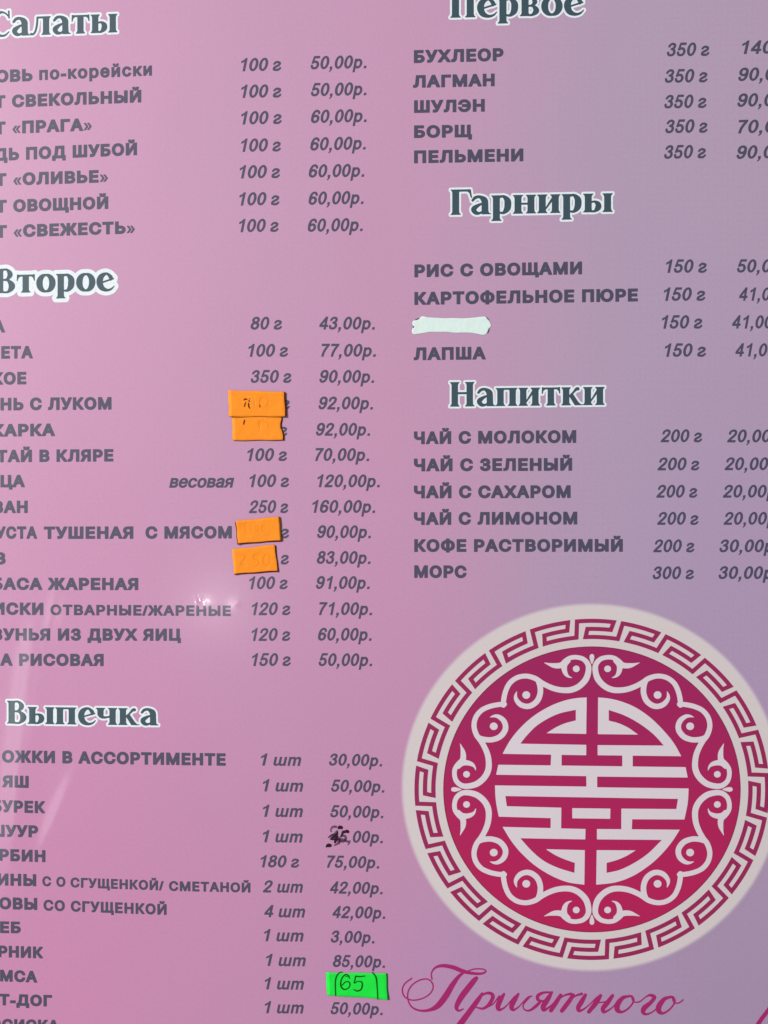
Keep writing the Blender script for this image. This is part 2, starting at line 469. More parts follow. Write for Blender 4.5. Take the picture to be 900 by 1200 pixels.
def mitred(loops, w):
    """the outlines pushed outwards with sharp corners"""
    area_ = lambda l: 0.5 * sum(a[0] * b[1] - b[0] * a[1] for a, b in zip(l, l[1:] + l[:1]))
    big = max(loops, key=lambda l: abs(area_(l))); sg = 1 if area_(big) > 0 else -1
    out = []
    for l in loops:
        P = np.array(l); A = P - np.roll(P, 1, 0); B = np.roll(P, -1, 0) - P
        A /= np.hypot(*A.T)[:, None]; B /= np.hypot(*B.T)[:, None]
        na = np.stack([A[:, 1], -A[:, 0]], 1) * sg; nb = np.stack([B[:, 1], -B[:, 0]], 1) * sg
        m = na + nb; L = np.maximum(np.hypot(*m.T), 0.5); m /= L[:, None]
        c = np.maximum((m * nb).sum(1), 0.6)
        out.append([tuple(p) for p in P + m * (w / c)[:, None]])
    return out
def glyph(ch, w, wx):
    """returns triangles and advance of one letter with its strokes thickened by w (em)"""
    key = (ch, w)
    if key in _glyph: return _glyph[key]
    if w == FW and ch in FIG:
        g, adv = FIG[ch]; k = (CAP + 2 * w) / 100
        f = Field(-0.15, -0.35, 1.05, 0.95, 0.018)
        for it in g:
            if it[0] == 'P': f.poly([[(a * k, b * k - w) for a, b in it[1]]], 0.1)
            else:
                pts = ringp(*it[1:]) if it[0] == 'O' else smooth(it[1:], 6)
                f.stroke([(a * k, b * k - w, r * k) for a, b, r in pts], 0.1)
        v, t = f.triangles(0.0, 0.1)
        _glyph[key] = (v, t, adv * k); return _glyph[key]
    if ch == ' ':
        _glyph[key] = ([], [], 0.26); return _glyph[key]
    src = 's' if ch == 'ƨ' else ch
    if ch in '«»': w = w * 0.35
    ll = font_loops('|' + src + '|')
    bb = bbox(ll); adv = bb[1] - bb[0] - (_b[1] - _b[0]) - BAR
    loops = font_loops(src)
    b = bbox(loops)
    if ch == 'ƨ':
        loops = [[(b[0] + b[1] - x, y) for x, y in l] for l in loops]
    f = Field(b[0] - w - 0.05, b[2] - w - 0.05, b[1] + w + 0.05, b[3] + w + 0.05, 0.015)
    f.poly(loops, 0.2)
    f.D -= w
    f.poly(mitred(loops, w), 0.2)
    v, t = f.triangles(0.0, 0.1)
    _glyph[key] = (v, t, adv)
    return _glyph[key]

def layout(text, w, track, shear, gap_at=-1):
    V = []; F = []; x = 0.0; xs = []
    for n_, ch in enumerate(text):
        if n_ == gap_at: x += 0.10
        v, t, adv = glyph(ch, w, 0)
        o = len(V)
        V += [(p[0] + x + shear * p[1], p[1]) for p in v]
        F += [(a + o, b + o, c + o) for a, b, c in t]
        xs.append((min([p[0] for p in V[o:]]), max([p[0] for p in V[o:]])) if v else None)
        x += adv + track + (0 if ch != ' ' else 0)
    return V, F, xs

def text(name, vis, x0, x1, y0, y1, cap, parent, prefix='', suffix='', w=0.04, track=0.05, shear=0.0, mat=None, layer=2):
    """fit the string `vis` so that it spans x0..x1 with its baseline running from y0 to y1; prefix/suffix run on outside"""
    V, F, xs = layout(prefix + vis + suffix, w, track, shear, len(prefix) if prefix and x0 > 2 and not prefix.endswith(' ') else -1)
    part = [b for b in xs[len(prefix):len(prefix) + len(vis)] if b]
    a, b = min(p[0] for p in part), max(p[1] for p in part)
    sx = (x1 - x0) / (b - a)
    sy = cap / (CAP + 2 * w)
    sl = (y1 - y0) / (x1 - x0)
    pts = []
    for px, py in V:
        X = x0 + (px - a) * sx
        Y = y0 + sl * (X - x0) - (py + w) * sy
        pts.append((X, Y))
    return flat(name, pts, F, layer, mat or M_TEXT, parent)

# ------------------------------------------------------------------ serif letters of the headings, drawn stroke by stroke (cap height 100)
def stem(x, y0, y1, w=25, s=6, bot=True, top=True):
    L = []
    f = 13
    if bot: L += [(x - s, y0), (x - s, y0 + 3.5), (x - s * 0.35, y0 + 6), (x, y0 + f)]
    else: L += [(x, y0)]
    if top: L += [(x, y1 - f), (x - s * 0.35, y1 - 6), (x - s, y1 - 3.5), (x - s, y1)]
    else: L += [(x, y1)]
    R = [(2 * x + w - p[0], p[1]) for p in reversed(L)]
    return ('P', [L + R])
def box(x0, y0, x1, y1): return ('P', [[(x0, y0), (x0, y1), (x1, y1), (x1, y0)]])
def pg(*p): return ('P', [list(p)])
def st(*p): return ('S', list(p))
XH = 74
SERIF = {
 'П': ([stem(6, 0, 100), stem(58, 0, 100), box(20, 91, 70, 100)], 92),
 'С': ([st((76, 80, 3), (66, 91, 3.5), (48, 96, 5), (28, 86, 10), (17, 64, 13), (15, 42, 13.5), (24, 18, 11), (44, 3.5, 5.5), (64, 4, 4), (80, 18, 2)),
        pg((75, 102), (82, 102), (83, 70), (77, 70))], 88),
 'В': ([stem(6, 0, 100), st((26, 96, 4), (46, 95, 5), (58, 76, 10.5), (46, 57, 5), (28, 54, 3.5)),
        st((28, 54, 3.5), (50, 51, 5.5), (65, 28, 13), (50, 5, 5), (26, 4, 4))], 82),
 'Г': ([stem(6, 0, 100), box(20, 91, 70, 100), pg((56, 96), (62, 100), (73, 100), (78, 66), (73, 66), (68, 84))], 70),
 'Н': ([stem(6, 0, 100), stem(64, 0, 100), box(28, 50, 68, 59)], 100),
 'н': ([stem(6, 0, XH), stem(53, 0, XH), box(28, 35, 56, 43)], 88),
 'п': ([stem(6, 0, XH), stem(53, 0, XH), box(28, 66, 56, XH)], 88),
 'и': ([stem(6, 0, XH), stem(53, 0, XH), pg((29, 10), (31, 24), (54, 64), (54, 46))], 88),
 'т': ([stem(25, 0, XH, top=False), box(6, 66, 70, XH), pg((3, 76), (12, XH), (16, 66), (9, 60), (6, 48), (2, 48)),
        pg((73, 76), (64, XH), (60, 66), (67, 60), (70, 48), (74, 48))], 78),
 'р': ([stem(6, -27, XH), st((28, 66, 4), (44, 69, 5.5), (58, 54, 11.5), (60, 37, 13), (57, 20, 11.5), (44, 5, 5.5), (28, 6, 3.5))], 78),
 'о': ([('R', 39, 37, 25.5, 33.5, 13, 4.5)], 79),
 'е': ([st((58, 46, 5), (58, 56, 8), (42, 70.5, 5), (22, 60, 10.5), (14.5, 38, 13), (22, 14, 11), (42, 3, 6), (60, 7, 4), (72, 19, 1.8)),
        pg((20, 30), (20, 37), (58, 50), (71, 53), (70, 46))], 75),
 'а': ([st((10, 56, 5), (20, 67, 6), (36, 69, 6), (52, 56, 12), (54, 40, 12.5)), pg((42, 0), (42, 50), (66, 50), (67, 12), (70, 5), (76, 4), (76, 0)),
        st((46, 43, 3.5), (30, 36, 6), (14, 22, 10), (20, 8, 8), (34, 5, 5), (46, 12, 3))], 77),
 'ы': ([stem(6, 0, XH), st((28, 40, 3.5), (42, 42, 4.5), (54, 32, 10), (54, 18, 11), (42, 5, 5), (28, 4, 4)), stem(76, 0, XH)], 110),
 'в': ([stem(6, 0, XH), st((28, 70, 4), (44, 69, 5), (53, 56, 9), (44, 43, 4.5), (28, 40, 3.5)),
        st((28, 40, 3.5), (46, 39, 5), (58, 21, 11), (44, 5, 5), (28, 4, 4))], 74),
 'ч': ([stem(52, 0, XH), stem(4, 44, XH, bot=False), st((16, 46, 12), (20, 38, 9), (32, 32, 5), (54, 36, 4))], 87),
 'к': ([stem(6, 0, XH), st((30, 36, 4), (46, 52, 4), (58, 66, 6), (64, 67, 7)), pg((31, 36), (44, 49), (66, 14), (76, 4), (84, 4), (84, 0), (52, 0))], 84),
 'л': ([stem(50, 0, XH), box(26, 66, 54, XH), st((3, 5, 5), (12, 5, 4), (20, 16, 4), (26, 40, 4), (28, 70, 4))], 85),
}
def heading(word, vis_from, x0, x1, y0, y1, cap, rim, parent):
    """headings: dark letters with a pale rim; letters from index vis_from span x0..x1"""
    items = []; x = 0; spans = []
    for ch in word:
        g, adv = SERIF[ch]
        xs = []
        for it in g:
            if it[0] == 'P': xs += [p[0] for l in it[1] for p in l]
            elif it[0] == 'S': xs += [p[0] - p[2] for p in it[1]] + [p[0] + p[2] for p in it[1]]
            else: xs += [it[1] - it[3] - it[5], it[1] + it[3] + it[5]]
        spans.append((x + min(xs), x + max(xs)))
        items.append((x, g)); x += adv
    a, b = spans[vis_from][0], spans[-1][1]
    sx = (x1 - x0) / (b - a); sy = cap / 100.0; sl = (y1 - y0) / (x1 - x0)
    def mp(px, py):
        X = x0 + (px - a) * sx
        return X, y0 + sl * (X - x0) - py * sy
    lo = mp(spans[0][0], 0)[0]
    f = Field(lo - 8, min(y0, y1) - cap - 12, x1 + 8, max(y0, y1) + cap * 0.3 + 10, 0.42)
    pad = rim + 1.5
    for ox, g in items:
        for it in g:
            if it[0] == 'P': f.poly([[mp(px + ox, py) for px, py in l] for l in it[1]], pad)
            else:
                if it[0] == 'S': pts = smooth(it[1], 6)
                else:
                    _, cx, cy, rx, ry, rs, rt = it
                    pts = [(cx + rx * math.cos(t), cy + ry * math.sin(t), rt + (rs - rt) * abs(math.cos(t)) ** 1.3) for t in np.linspace(0, 2 * math.pi, 41)]
                f.stroke([(*mp(px + ox, py), r * (sx + sy) / 2) for px, py, r in pts], pad)
    v, t = f.triangles(rim, 0.2)
    rim_ob = flat('heading', v, t, 1, M_WHITE, parent)
    v, t = f.triangles(0.0, 0.12)
    flat('heading_letters', v, t, 2, M_HEAD, rim_ob)

# ================================================================== THE MENU BOARD
board = bpy.data.objects.new('menu_board', None)
link(board, label='pink and lavender printed cafe menu board with dish names, weights and prices under glossy film', category='menu board')

def panel(x0, y0, x1, y1, depth):
    nx, ny = 24, 28
    V = []; F = []; mi = []
    for j in range(ny + 1):
        for i in range(nx + 1):
            V.append(W(x0 + (x1 - x0) * i / nx, y0 + (y1 - y0) * j / ny, 0))
    for j in range(ny):
        for i in range(nx):
            a = j * (nx + 1) + i
            F.append((a, a + nx + 1, a + nx + 2, a + 1)); mi.append(0)
    o = len(V)
    V += [W(x0, y0, 0), W(x1, y0, 0), W(x1, y1, 0), W(x0, y1, 0)]
    V += [W(x0, y0, -depth), W(x1, y0, -depth), W(x1, y1, -depth), W(x0, y1, -depth)]
    for f in ((0, 1, 5, 4), (1, 2, 6, 5), (2, 3, 7, 6), (3, 0, 4, 7), (4, 5, 6, 7)):
        F.append(tuple(o + k for k in f)); mi.append(1)
    ob = mesh_ob('panel', V, F, [M_GROUND, M_BACK], board)
    for p, k in zip(ob.data.polygons, mi): p.material_index = k
panel(-260, -300, 1160, 1500, 0.005)

# ---- headings
heading('Салаты', 1, 14.2, 137.6, 42.3, 37.9, 29.5, 2.4, board)
heading('Второе', 1, 19.6, 134.4, 343.2, 340.6, 28.6, 4.6, board)
heading('Выпечка', 0, 8.2, 185.8, 848.0, 850.2, 27.0, 2.2, board)
heading('Первое', 0, 527.6, 684.6, 21.0, 17.4, 29.8, 2.3, board)
heading('Гарниры', 0, 528.0, 718.0, 252.0, 248.4, 29.8, 2.3, board)
heading('Напитки', 0, 527.3, 708.6, 476.6, 474.6, 28.8, 2.2, board)

# ---- dish names: visible text, x0, x1, baseline left, baseline right, cap height, letters running off to the left
N = lambda *a, **k: text('dish_name', *a, parent=board, w=k.pop('w', 0.062), track=0.085, **k)
N('ОВЬ', -5, 38, 96.8, 95.0, 14.6, prefix='МОРК')
N('по-корейски', 46, 178, 94.0, 88.6, 15.4, w=0.044)
N('СВЕКОЛЬНЫЙ', 14, 165.5, 126.0, 120.0, 14.8, prefix='САЛАТ ')
N('«ПРАГА»', 14.5, 107.5, 156.8, 153.0, 14.8, prefix='САЛАТ ')
N('ПОД ШУБОЙ', 30.5, 160.5, 187.2, 181.8, 14.8, prefix='СЕЛЬДЬ ')
N('«ОЛИВЬЕ»', 15.5, 126.5, 217.4, 213.6, 14.8, prefix='САЛАТ ')
N('ОВОЩНОЙ', 15.5, 126.8, 248.6, 244.8, 14.8, prefix='САЛАТ ')
N('«СВЕЖЕСТЬ»', 16, 158, 278.2, 273.6, 14.8, prefix='САЛАТ ')
N('А', -9, 6, 389.8, 389.6, 14.8, prefix='УХ')
N('ЕТА', 1.5, 38.6, 420.4, 420.0, 14.8, prefix='КОТЛ')
N('КОЕ', -9, 30.8, 451.0, 450.4, 14.8, prefix='ЖАР')
N('НЬ С ЛУКОМ', 0.5, 130.6, 481.0, 480.0, 14.8, prefix='ПЕЧЕ')
N('КАРКА', -9, 64.6, 511.8, 511.0, 14.8, prefix='ПОДЖ')
N('ТАЙ В КЛЯРЕ', -4, 132.8, 541.8, 540.8, 14.6, prefix='МИН')
N('ЦА', 0.5, 29.4, 571.2, 571.0, 14.6, prefix='КУРИ')
N('ВАН', -8, 32.4, 601.4, 601.2, 14.6, prefix='БАЛО')
N('УСТА', -5, 43.6, 631.4, 631.4, 14.6, prefix='КАП')
N('ТУШЕНАЯ', 51.4, 156.2, 631.6, 631.4, 14.6)
N('С МЯСОМ', 170.4, 271.6, 631.4, 631.0, 14.6)
N('В', -6.5, 6.6, 661.6, 661.6, 14.6, prefix='ПЛО')
N('БАСА ЖАРЕНАЯ', -9, 162.0, 691.2, 691.6, 14.4, prefix='КОЛ')
N('ИСКИ', -8, 50.8, 720.4, 720.8, 14.6, prefix='СОС')
N('ОТВАРНЫЕ/ЖАРЕНЫЕ', 59, 270.6, 720.8, 722.0, 12.4, w=0.052)
N('ЗУНЬЯ ИЗ ДВУХ ЯИЦ', -9, 212, 750.6, 751.0, 14.4, prefix='ГЛА')
N('А РИСОВАЯ', 0, 121.4, 780.2, 780.6, 14.4, prefix='КАШ')
N('ОЖКИ В АССОРТИМЕНТЕ', 2.4, 264.4, 893.6, 897.4, 14.6, prefix='ПИР')
N('ЯШ', 2.4, 33.6, 922.6, 923.4, 14.2, prefix='БЕЛ')
N('БУРЕК', -9, 53, 951.6, 953.2, 14.4, prefix='ЧЕ')
N('ШУУР', -11, 44.6, 980.4, 981.4, 14.2, prefix='МАН')
N('РБИН', -1, 53.2, 1008.8, 1010.4, 14.2, prefix='ТА')
N('ИНЫ', -3, 42.4, 1037.6, 1038.6, 14.2, prefix='БЛ')
N('С О', 49.6, 76.6, 1038.4, 1039.4, 11.8, w=0.052)
N('СГУЩЕНКОЙ/', 82.6, 191.8, 1039.8, 1043.6, 11.6, w=0.052)
N('СМЕТАНОЙ', 198.0, 293.4, 1044.0, 1046.0, 11.6, w=0.052)
N('ОВЫ', -1, 43.6, 1065.4, 1066.4, 14.2, prefix='ПЛ')
N('СО СГУЩЕНКОЙ', 51, 195.2, 1067.0, 1072.2, 12.8, w=0.052)
N('ЕБ', 0, 24.4, 1093.4, 1093.8, 13.8, prefix='ХЛ')
N('РНИК', -2, 50.6, 1121.6, 1123.2, 13.8, prefix='ТВО')
N('МСА', 0, 43.8, 1150.0, 1151.6, 13.8, prefix='СА')
N('Т-ДОГ', -1, 61.0, 1178.0, 1179.6, 13.6, prefix='ХО')
N('ОСИСКА', -12, 69.4, 1207.2, 1208.8, 13.6, prefix='С')

N('БУХЛЕОР', 485, 590, 74.0, 71.4, 15.2)
N('ЛАГМАН', 484, 579.6, 103.0, 101.0, 14.8)
N('ШУЛЭН', 485.2, 568, 132.4, 130.8, 14.8)
N('БОРЩ', 485.2, 553, 161.8, 160.8, 14.8)
N('ПЕЛЬМЕНИ', 485.2, 613.2, 191.4, 189.0, 15.0)
N('РИС С ОВОЩАМИ', 485.6, 682, 325.0, 321.4, 15.0)
N('КАРТОФЕЛЬНОЕ ПЮРЕ', 485.6, 747.4, 357.4, 353.2, 15.2)
N('ЛАПША', 484.8, 569.4, 422.2, 421.2, 15.0)
N('ЧАЙ С МОЛОКОМ', 485, 675.2, 520.6, 519.0, 15.0)
N('ЧАЙ С ЗЕЛЕНЫЙ', 485, 670.4, 552.4, 551.6, 15.0)
N('ЧАЙ С САХАРОМ', 485, 668.6, 584.0, 583.6, 15.0)
N('ЧАЙ С ЛИМОНОМ', 485, 676.4, 615.2, 614.6, 15.0)
N('КОФЕ РАСТВОРИМЫЙ', 485.4, 729.8, 646.8, 646.6, 15.0)
N('МОРС', 485.4, 546.8, 677.2, 677.4, 14.8)

# ---- weights and prices, slanting bold figures ('ƨ' is the slanting small letter for grams, 'm' the slanting Cyrillic t)
G = lambda *a, **k: text('weight', *a, parent=board, w=FW, track=0.0, shear=0.21, **k)
R = lambda *a, **k: text('price', *a, parent=board, w=FW, track=0.0, shear=0.21, **k)
for x0, x1, y0, y1 in ((282.6, 329.4, 83.6, 83.0), (282.6, 329.6, 114.8, 114.2), (282.6, 330, 146.0, 145.2), (282.6, 329, 178.0, 177.4),
                       (280.8, 328, 209.2, 208.6), (280.4, 327.4, 241.0, 240.4), (280.2, 326.4, 272.2, 271.6)):
    G('100 ƨ', x0, x1, y0, y1, 15.6)
for s_, x0, x1, y0, y1 in (('50', 364, 429.4, 81.4, 80.0), ('50', 364.4, 429.4, 113.0, 111.6), ('60', 364.4, 429.6, 144.4, 143.0), ('60', 363.6, 428.6, 176.6, 175.2),
                           ('60', 361.8, 426.8, 208.2, 207.2), ('60', 361.6, 426, 240.2, 239.0), ('60', 360.6, 425, 271.8, 270.8)):
    R(s_ + ',00р.', x0, x1, y0, y1, 15.6)
for s_, x0, x1, y, in (('80 ƨ', 293.6, 330.4, 386.4), ('100 ƨ', 291, 337.4, 418.2), ('350 ƨ', 293.8, 341.4, 448.8), ('100 ƨ', 292, 339.6, 480.2), ('100 ƨ', 289, 336.6, 511.6),
                       ('100 ƨ', 289.8, 336.2, 540.4), ('100 ƨ', 292.4, 338.6, 571.0),
                       ('250 ƨ', 291.6, 337.6, 601.4), ('100 ƨ', 291.6, 338.6, 631.0), ('250 ƨ', 290.6, 338.4, 661.6), ('100 ƨ', 292, 337, 690.6),
                       ('120 ƨ', 295, 340.2, 721.0), ('120 ƨ', 294.8, 340, 751.2), ('150 ƨ', 295.2, 340.6, 780.6)):
    G(s_, x0, x1, y, y - 0.2, 15.2)
G('весовая', 198.2, 274.4, 571.6, 571.4, 15.0)
for s_, x0, x1, y in (('43', 374, 439.2, 386.2), ('77', 376.4, 440.4, 418.0), ('90', 374.2, 438.4, 448.6), ('92', 373.2, 437, 479.8), ('92', 370.2, 433.6, 510.6), ('70', 369.4, 432.6, 540.2),
                      ('120', 372, 445, 571.0), ('160', 366, 439.6, 601.0), ('90', 371.6, 434.6, 630.6), ('83', 371.2, 434.2, 660.8),
                      ('91', 370.2, 433.2, 690.2), ('71', 373.8, 436, 720.8), ('60', 372.6, 435.4, 750.8), ('50', 373.4, 436, 780.6)):
    R(s_ + ',00р.', x0, x1, y, y + 0.1, 15.2)
for s_, x0, x1, y in (('1 шm', 305.6, 353, 897.2), ('1 шm', 308, 355.4, 927.4), ('1 шm', 308, 355, 957.2), ('1 шm', 308, 354.8, 987.0), ('180 ƨ', 305.4, 350.4, 1016.4),
                      ('2 шm', 308, 355, 1045.8), ('4 шm', 309.6, 357.6, 1074.8), ('1 шm', 309.4, 355.8, 1103.0), ('1 шm', 311.8, 358.4, 1132.0),
                      ('1 шm', 310.2, 356.2, 1159.4), ('1 шm', 310.2, 356, 1187.4)):
    G(s_, x0, x1, y, y + 0.4, 14.4)
for s_, x0, x1, y in (('30', 385.6, 447.8, 897.2), ('50', 388, 450.4, 927.8), ('50', 387, 449.2, 957.8), ('45', 386.4, 448.6, 987.2), ('75', 383.2, 444.4, 1016.8), ('42', 386.6, 448.4, 1047.0),
                      ('42', 389.4, 451.4, 1075.8), ('3', 387.6, 438.8, 1104.6), ('85', 390, 451.2, 1133.2), ('65', 387.6, 449, 1161.4), ('50', 387.4, 448.4, 1188.6)):
    R(s_ + ',00р.', x0, x1, y, y + 1.0, 14.4)
for x0, x1, y in ((781.4, 831.2, 66.2), (779, 829, 97.2), (778.4, 827.8, 127.2), (779.6, 829, 156.2), (778.2, 827.2, 186.2)):
    G('350 ƨ', x0, x1, y, y - 0.8, 16.0)
for x0, x1, y in ((780.4, 828.2, 319.8), (777.8, 826.4, 352.6), (775.6, 823, 385.2), (779, 827.2, 418.2)):
    G('150 ƨ', x0, x1, y, y - 0.2, 15.8)
for s_, x0, x1, y in (('200 ƨ', 774.2, 822.6, 518.2), ('200 ƨ', 770.4, 819.4, 551.2), ('200 ƨ', 769, 817, 583.2), ('200 ƨ', 770, 818.4, 615.0), ('200 ƨ', 765.4, 813.6, 647.2), ('300 ƨ', 764.8, 813, 678.8)):
    G(s_, x0, x1, y, y, 15.2)
for s_, x0, x1, y in (('140', 869.6, 906.0, 63.4), ('90', 865, 889.6, 95.2), ('90', 864, 888.4, 125.4), ('70', 865, 889, 156.4), ('90', 863, 887.6, 186.4)):
    R(s_, x0, x1, y, y - 0.6, 15.8, suffix=',00р.')
for s_, x0, x1, y in (('50', 863.6, 886.4, 319.4), ('41', 866, 886, 352.4), ('41', 857.8, 878, 385.0), ('41', 861.6, 882.0, 417.8)):
    R(s_, x0, x1, y, y, 15.6, suffix=',00р.')
for s_, x0, x1, y in (('20', 852, 875.0, 518.4), ('20', 849, 872, 551.0), ('20', 847, 870, 583.2), ('20', 847.8, 870.6, 615.0), ('30', 843, 866, 647.2), ('30', 842, 865, 678.6)):
    R(s_, x0, x1, y, y, 15.2, suffix=',00р.')

# ---- round emblem
ECX, ECY, ERX, ERY = 693.6, 925.0, 173.7, 167.0
def E2(nx_, ny_):
    """unit circle of the crimson disc -> board; turned clockwise by a hair"""
    a = 0.0
    return ECX + ERX * (nx_ * math.cos(a) - ny_ * math.sin(a)), ECY + ERY * (ny_ * math.cos(a) + nx_ * math.sin(a))
def disc(name, cx, cy, rx, ry, layer, mat, parent, n=128, inner=0.0):
    V = []; F = []
    if inner:
        for k in range(n):
            a = 2 * math.pi * k / n
            V += [(cx + rx * math.cos(a), cy + ry * math.sin(a)), (cx + inner * rx * math.cos(a), cy + inner * ry * math.sin(a))]
        for k in range(n):
            a, b = 2 * k, 2 * ((k + 1) % n)
            F += [(a, b, b + 1), (a, b + 1, a + 1)]
    else:
        V = [(cx, cy)] + [(cx + rx * math.cos(2 * math.pi * k / n), cy + ry * math.sin(2 * math.pi * k / n)) for k in range(n)]
        F = [(0, 1 + k, 1 + (k + 1) % n) for k in range(n)]
    return flat(name, V, F, layer, mat, parent)
emblem = disc('emblem', 693.0, 922.7, 227.5, 220.5, 1, M_DISC, board)
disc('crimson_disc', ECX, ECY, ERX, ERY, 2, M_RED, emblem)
disc('rim_line', ECX, ECY, ERX + 0.5, ERY + 0.5, 3, M_FRINGE, emblem, inner=1 - 0.0055)

# key pattern: 24 meander units of one folded line of even width laid along the ring
def meander():
    ro, rm, ri, hw = 1.1825, 1.126, 1.0695, 0.0146
    # the path of a unit in (degrees, radius); the bars follow the ring, so they are cut into short runs
    key = [(-0.1, ri), (0.62, ro), (12.65, ro), (12.0, rm), (3.95, rm), (3.2, ri), (14.9, ri)]
    U = []
    for (u1, v1), (u2, v2) in zip(key[:-1], key[1:]):
        m = 8 if v1 == v2 else 1
        for j in range(m): U.append((u1 + (u2 - u1) * j / m, v1 + (v2 - v1) * j / m))
    X = []
    for k in range(24):
        for u, v in U:
            a = math.radians(-5.5 + 15 * k + u)
            X.append(np.array((v * math.sin(a), -v * math.cos(a))))
    n = len(X); L = []; R_ = []
    for i in range(n):
        d1 = X[i] - X[i - 1]; d2 = X[(i + 1) % n] - X[i]
        d1 = d1 / np.hypot(*d1); d2 = d2 / np.hypot(*d2)
        n1 = np.array((-d1[1], d1[0])); n2 = np.array((-d2[1], d2[0]))
        b = n1 + n2; b = b / np.hypot(*b); c = max(0.35, float(b @ n1))
        L.append(E2(*(X[i] + b * hw / c))); R_.append(E2(*(X[i] - b * hw / c)))
    m = len(U)
    for k in range(24):
        idx = [(k * m + i) % n for i in range(m + 1)]
        V = [L[i] for i in idx] + [R_[i] for i in idx]
        F = []
        for i in range(m):
            F += [(i, i + 1, m + 1 + i + 1), (i, m + 1 + i + 1, m + 1 + i)]
        flat('key_motif', V, F, 2, M_KEY, emblem)
meander()

# scrolls: one quarter drawn, mirrored to the other three
def c3(x, y, r=0.0): return ((590 + x / 8.18 - ECX) / ERX, (755 + y / 8.18 - ECY) / ERY, r / 8.18 / 170.0)
vine = [c3(545, 195, 14), c3(590, 158, 20), c3(640, 130, 22), c3(700, 124, 22), c3(765, 142, 23), c3(808, 190, 25), c3(815, 250, 27), c3(792, 330, 29), c3(735, 395, 29), c3(665, 432, 29),
        c3(590, 441, 28), c3(505, 430, 27), c3(430, 403, 26), c3(365, 368, 25), c3(300, 325, 25), c3(215, 304, 24), c3(130, 320, 24), c3(60, 372, 24), c3(20, 450, 24), c3(2, 530, 24), c3(-1, 585, 23)]
curl = [c3(330, 350, 22), c3(350, 400, 26), c3(352, 470, 26), c3(325, 540, 27), c3(270, 585, 27), c3(215, 595, 26), c3(160, 575, 25), c3(122, 530, 20), c3(116, 490, 13), c3(128, 450, 2)]
hook = [c3(600, 170, 22), c3(583, 205, 27), c3(582, 240, 25), c3(595, 280, 20), c3(620, 308, 11), c3(660, 322, 2)]
leaf = [c3(388, 175, 1.5), c3(430, 190, 11), c3(480, 203, 23), c3(530, 205, 27), c3(580, 190, 27), c3(620, 160, 22)]
f = Field(-0.97, -0.97, 0.0, 0.0, 0.0045)
for seq in (vine, curl, hook, leaf):
    pts = smooth(seq, 6)
    f.stroke(pts, 0.02); f.stroke([(p[1], p[0], p[2]) for p in pts], 0.02)
for d in (c3(697, 235, 32), c3(218, 486, 37)):
    for e in (d, (d[1], d[0], d[2])):
        f.stroke([e, (e[0] + 1e-4, e[1], e[2])], 0.02)
sv, stri = f.triangles(0.0, 0.1)
for mx, my in ((1, 1), (-1, 1), (1, -1), (-1, -1)):
    flat('scroll', [E2(p[0] * mx, p[1] * my) for p in sv], stri, 4, M_CREAM, emblem)
def drop(ax, ay, s1):
    P = []
    for t in np.linspace(0, 2 * math.pi, 20, endpoint=False):
        u = math.cos(t); wd = 0.0185 * math.sin(t) * (0.62 + 0.38 * u) * 1.25
        P.append((wd, 0.914 - 0.0 + 0.036 * u))
    out = []
    for a, b in P:
        out.append(E2(*((a, -b) if s1 == 0 else (a, b) if s1 == 1 else (-b, a) if s1 == 2 else (b, a))))
    V = [tuple(np.mean(out, 0))] + out
    flat('scroll_bud', V, [(0, 1 + k, 1 + (k + 1) % len(out)) for k in range(len(out))], 4, M_CREAM, emblem)
for k in range(4): drop(0, 0, k)

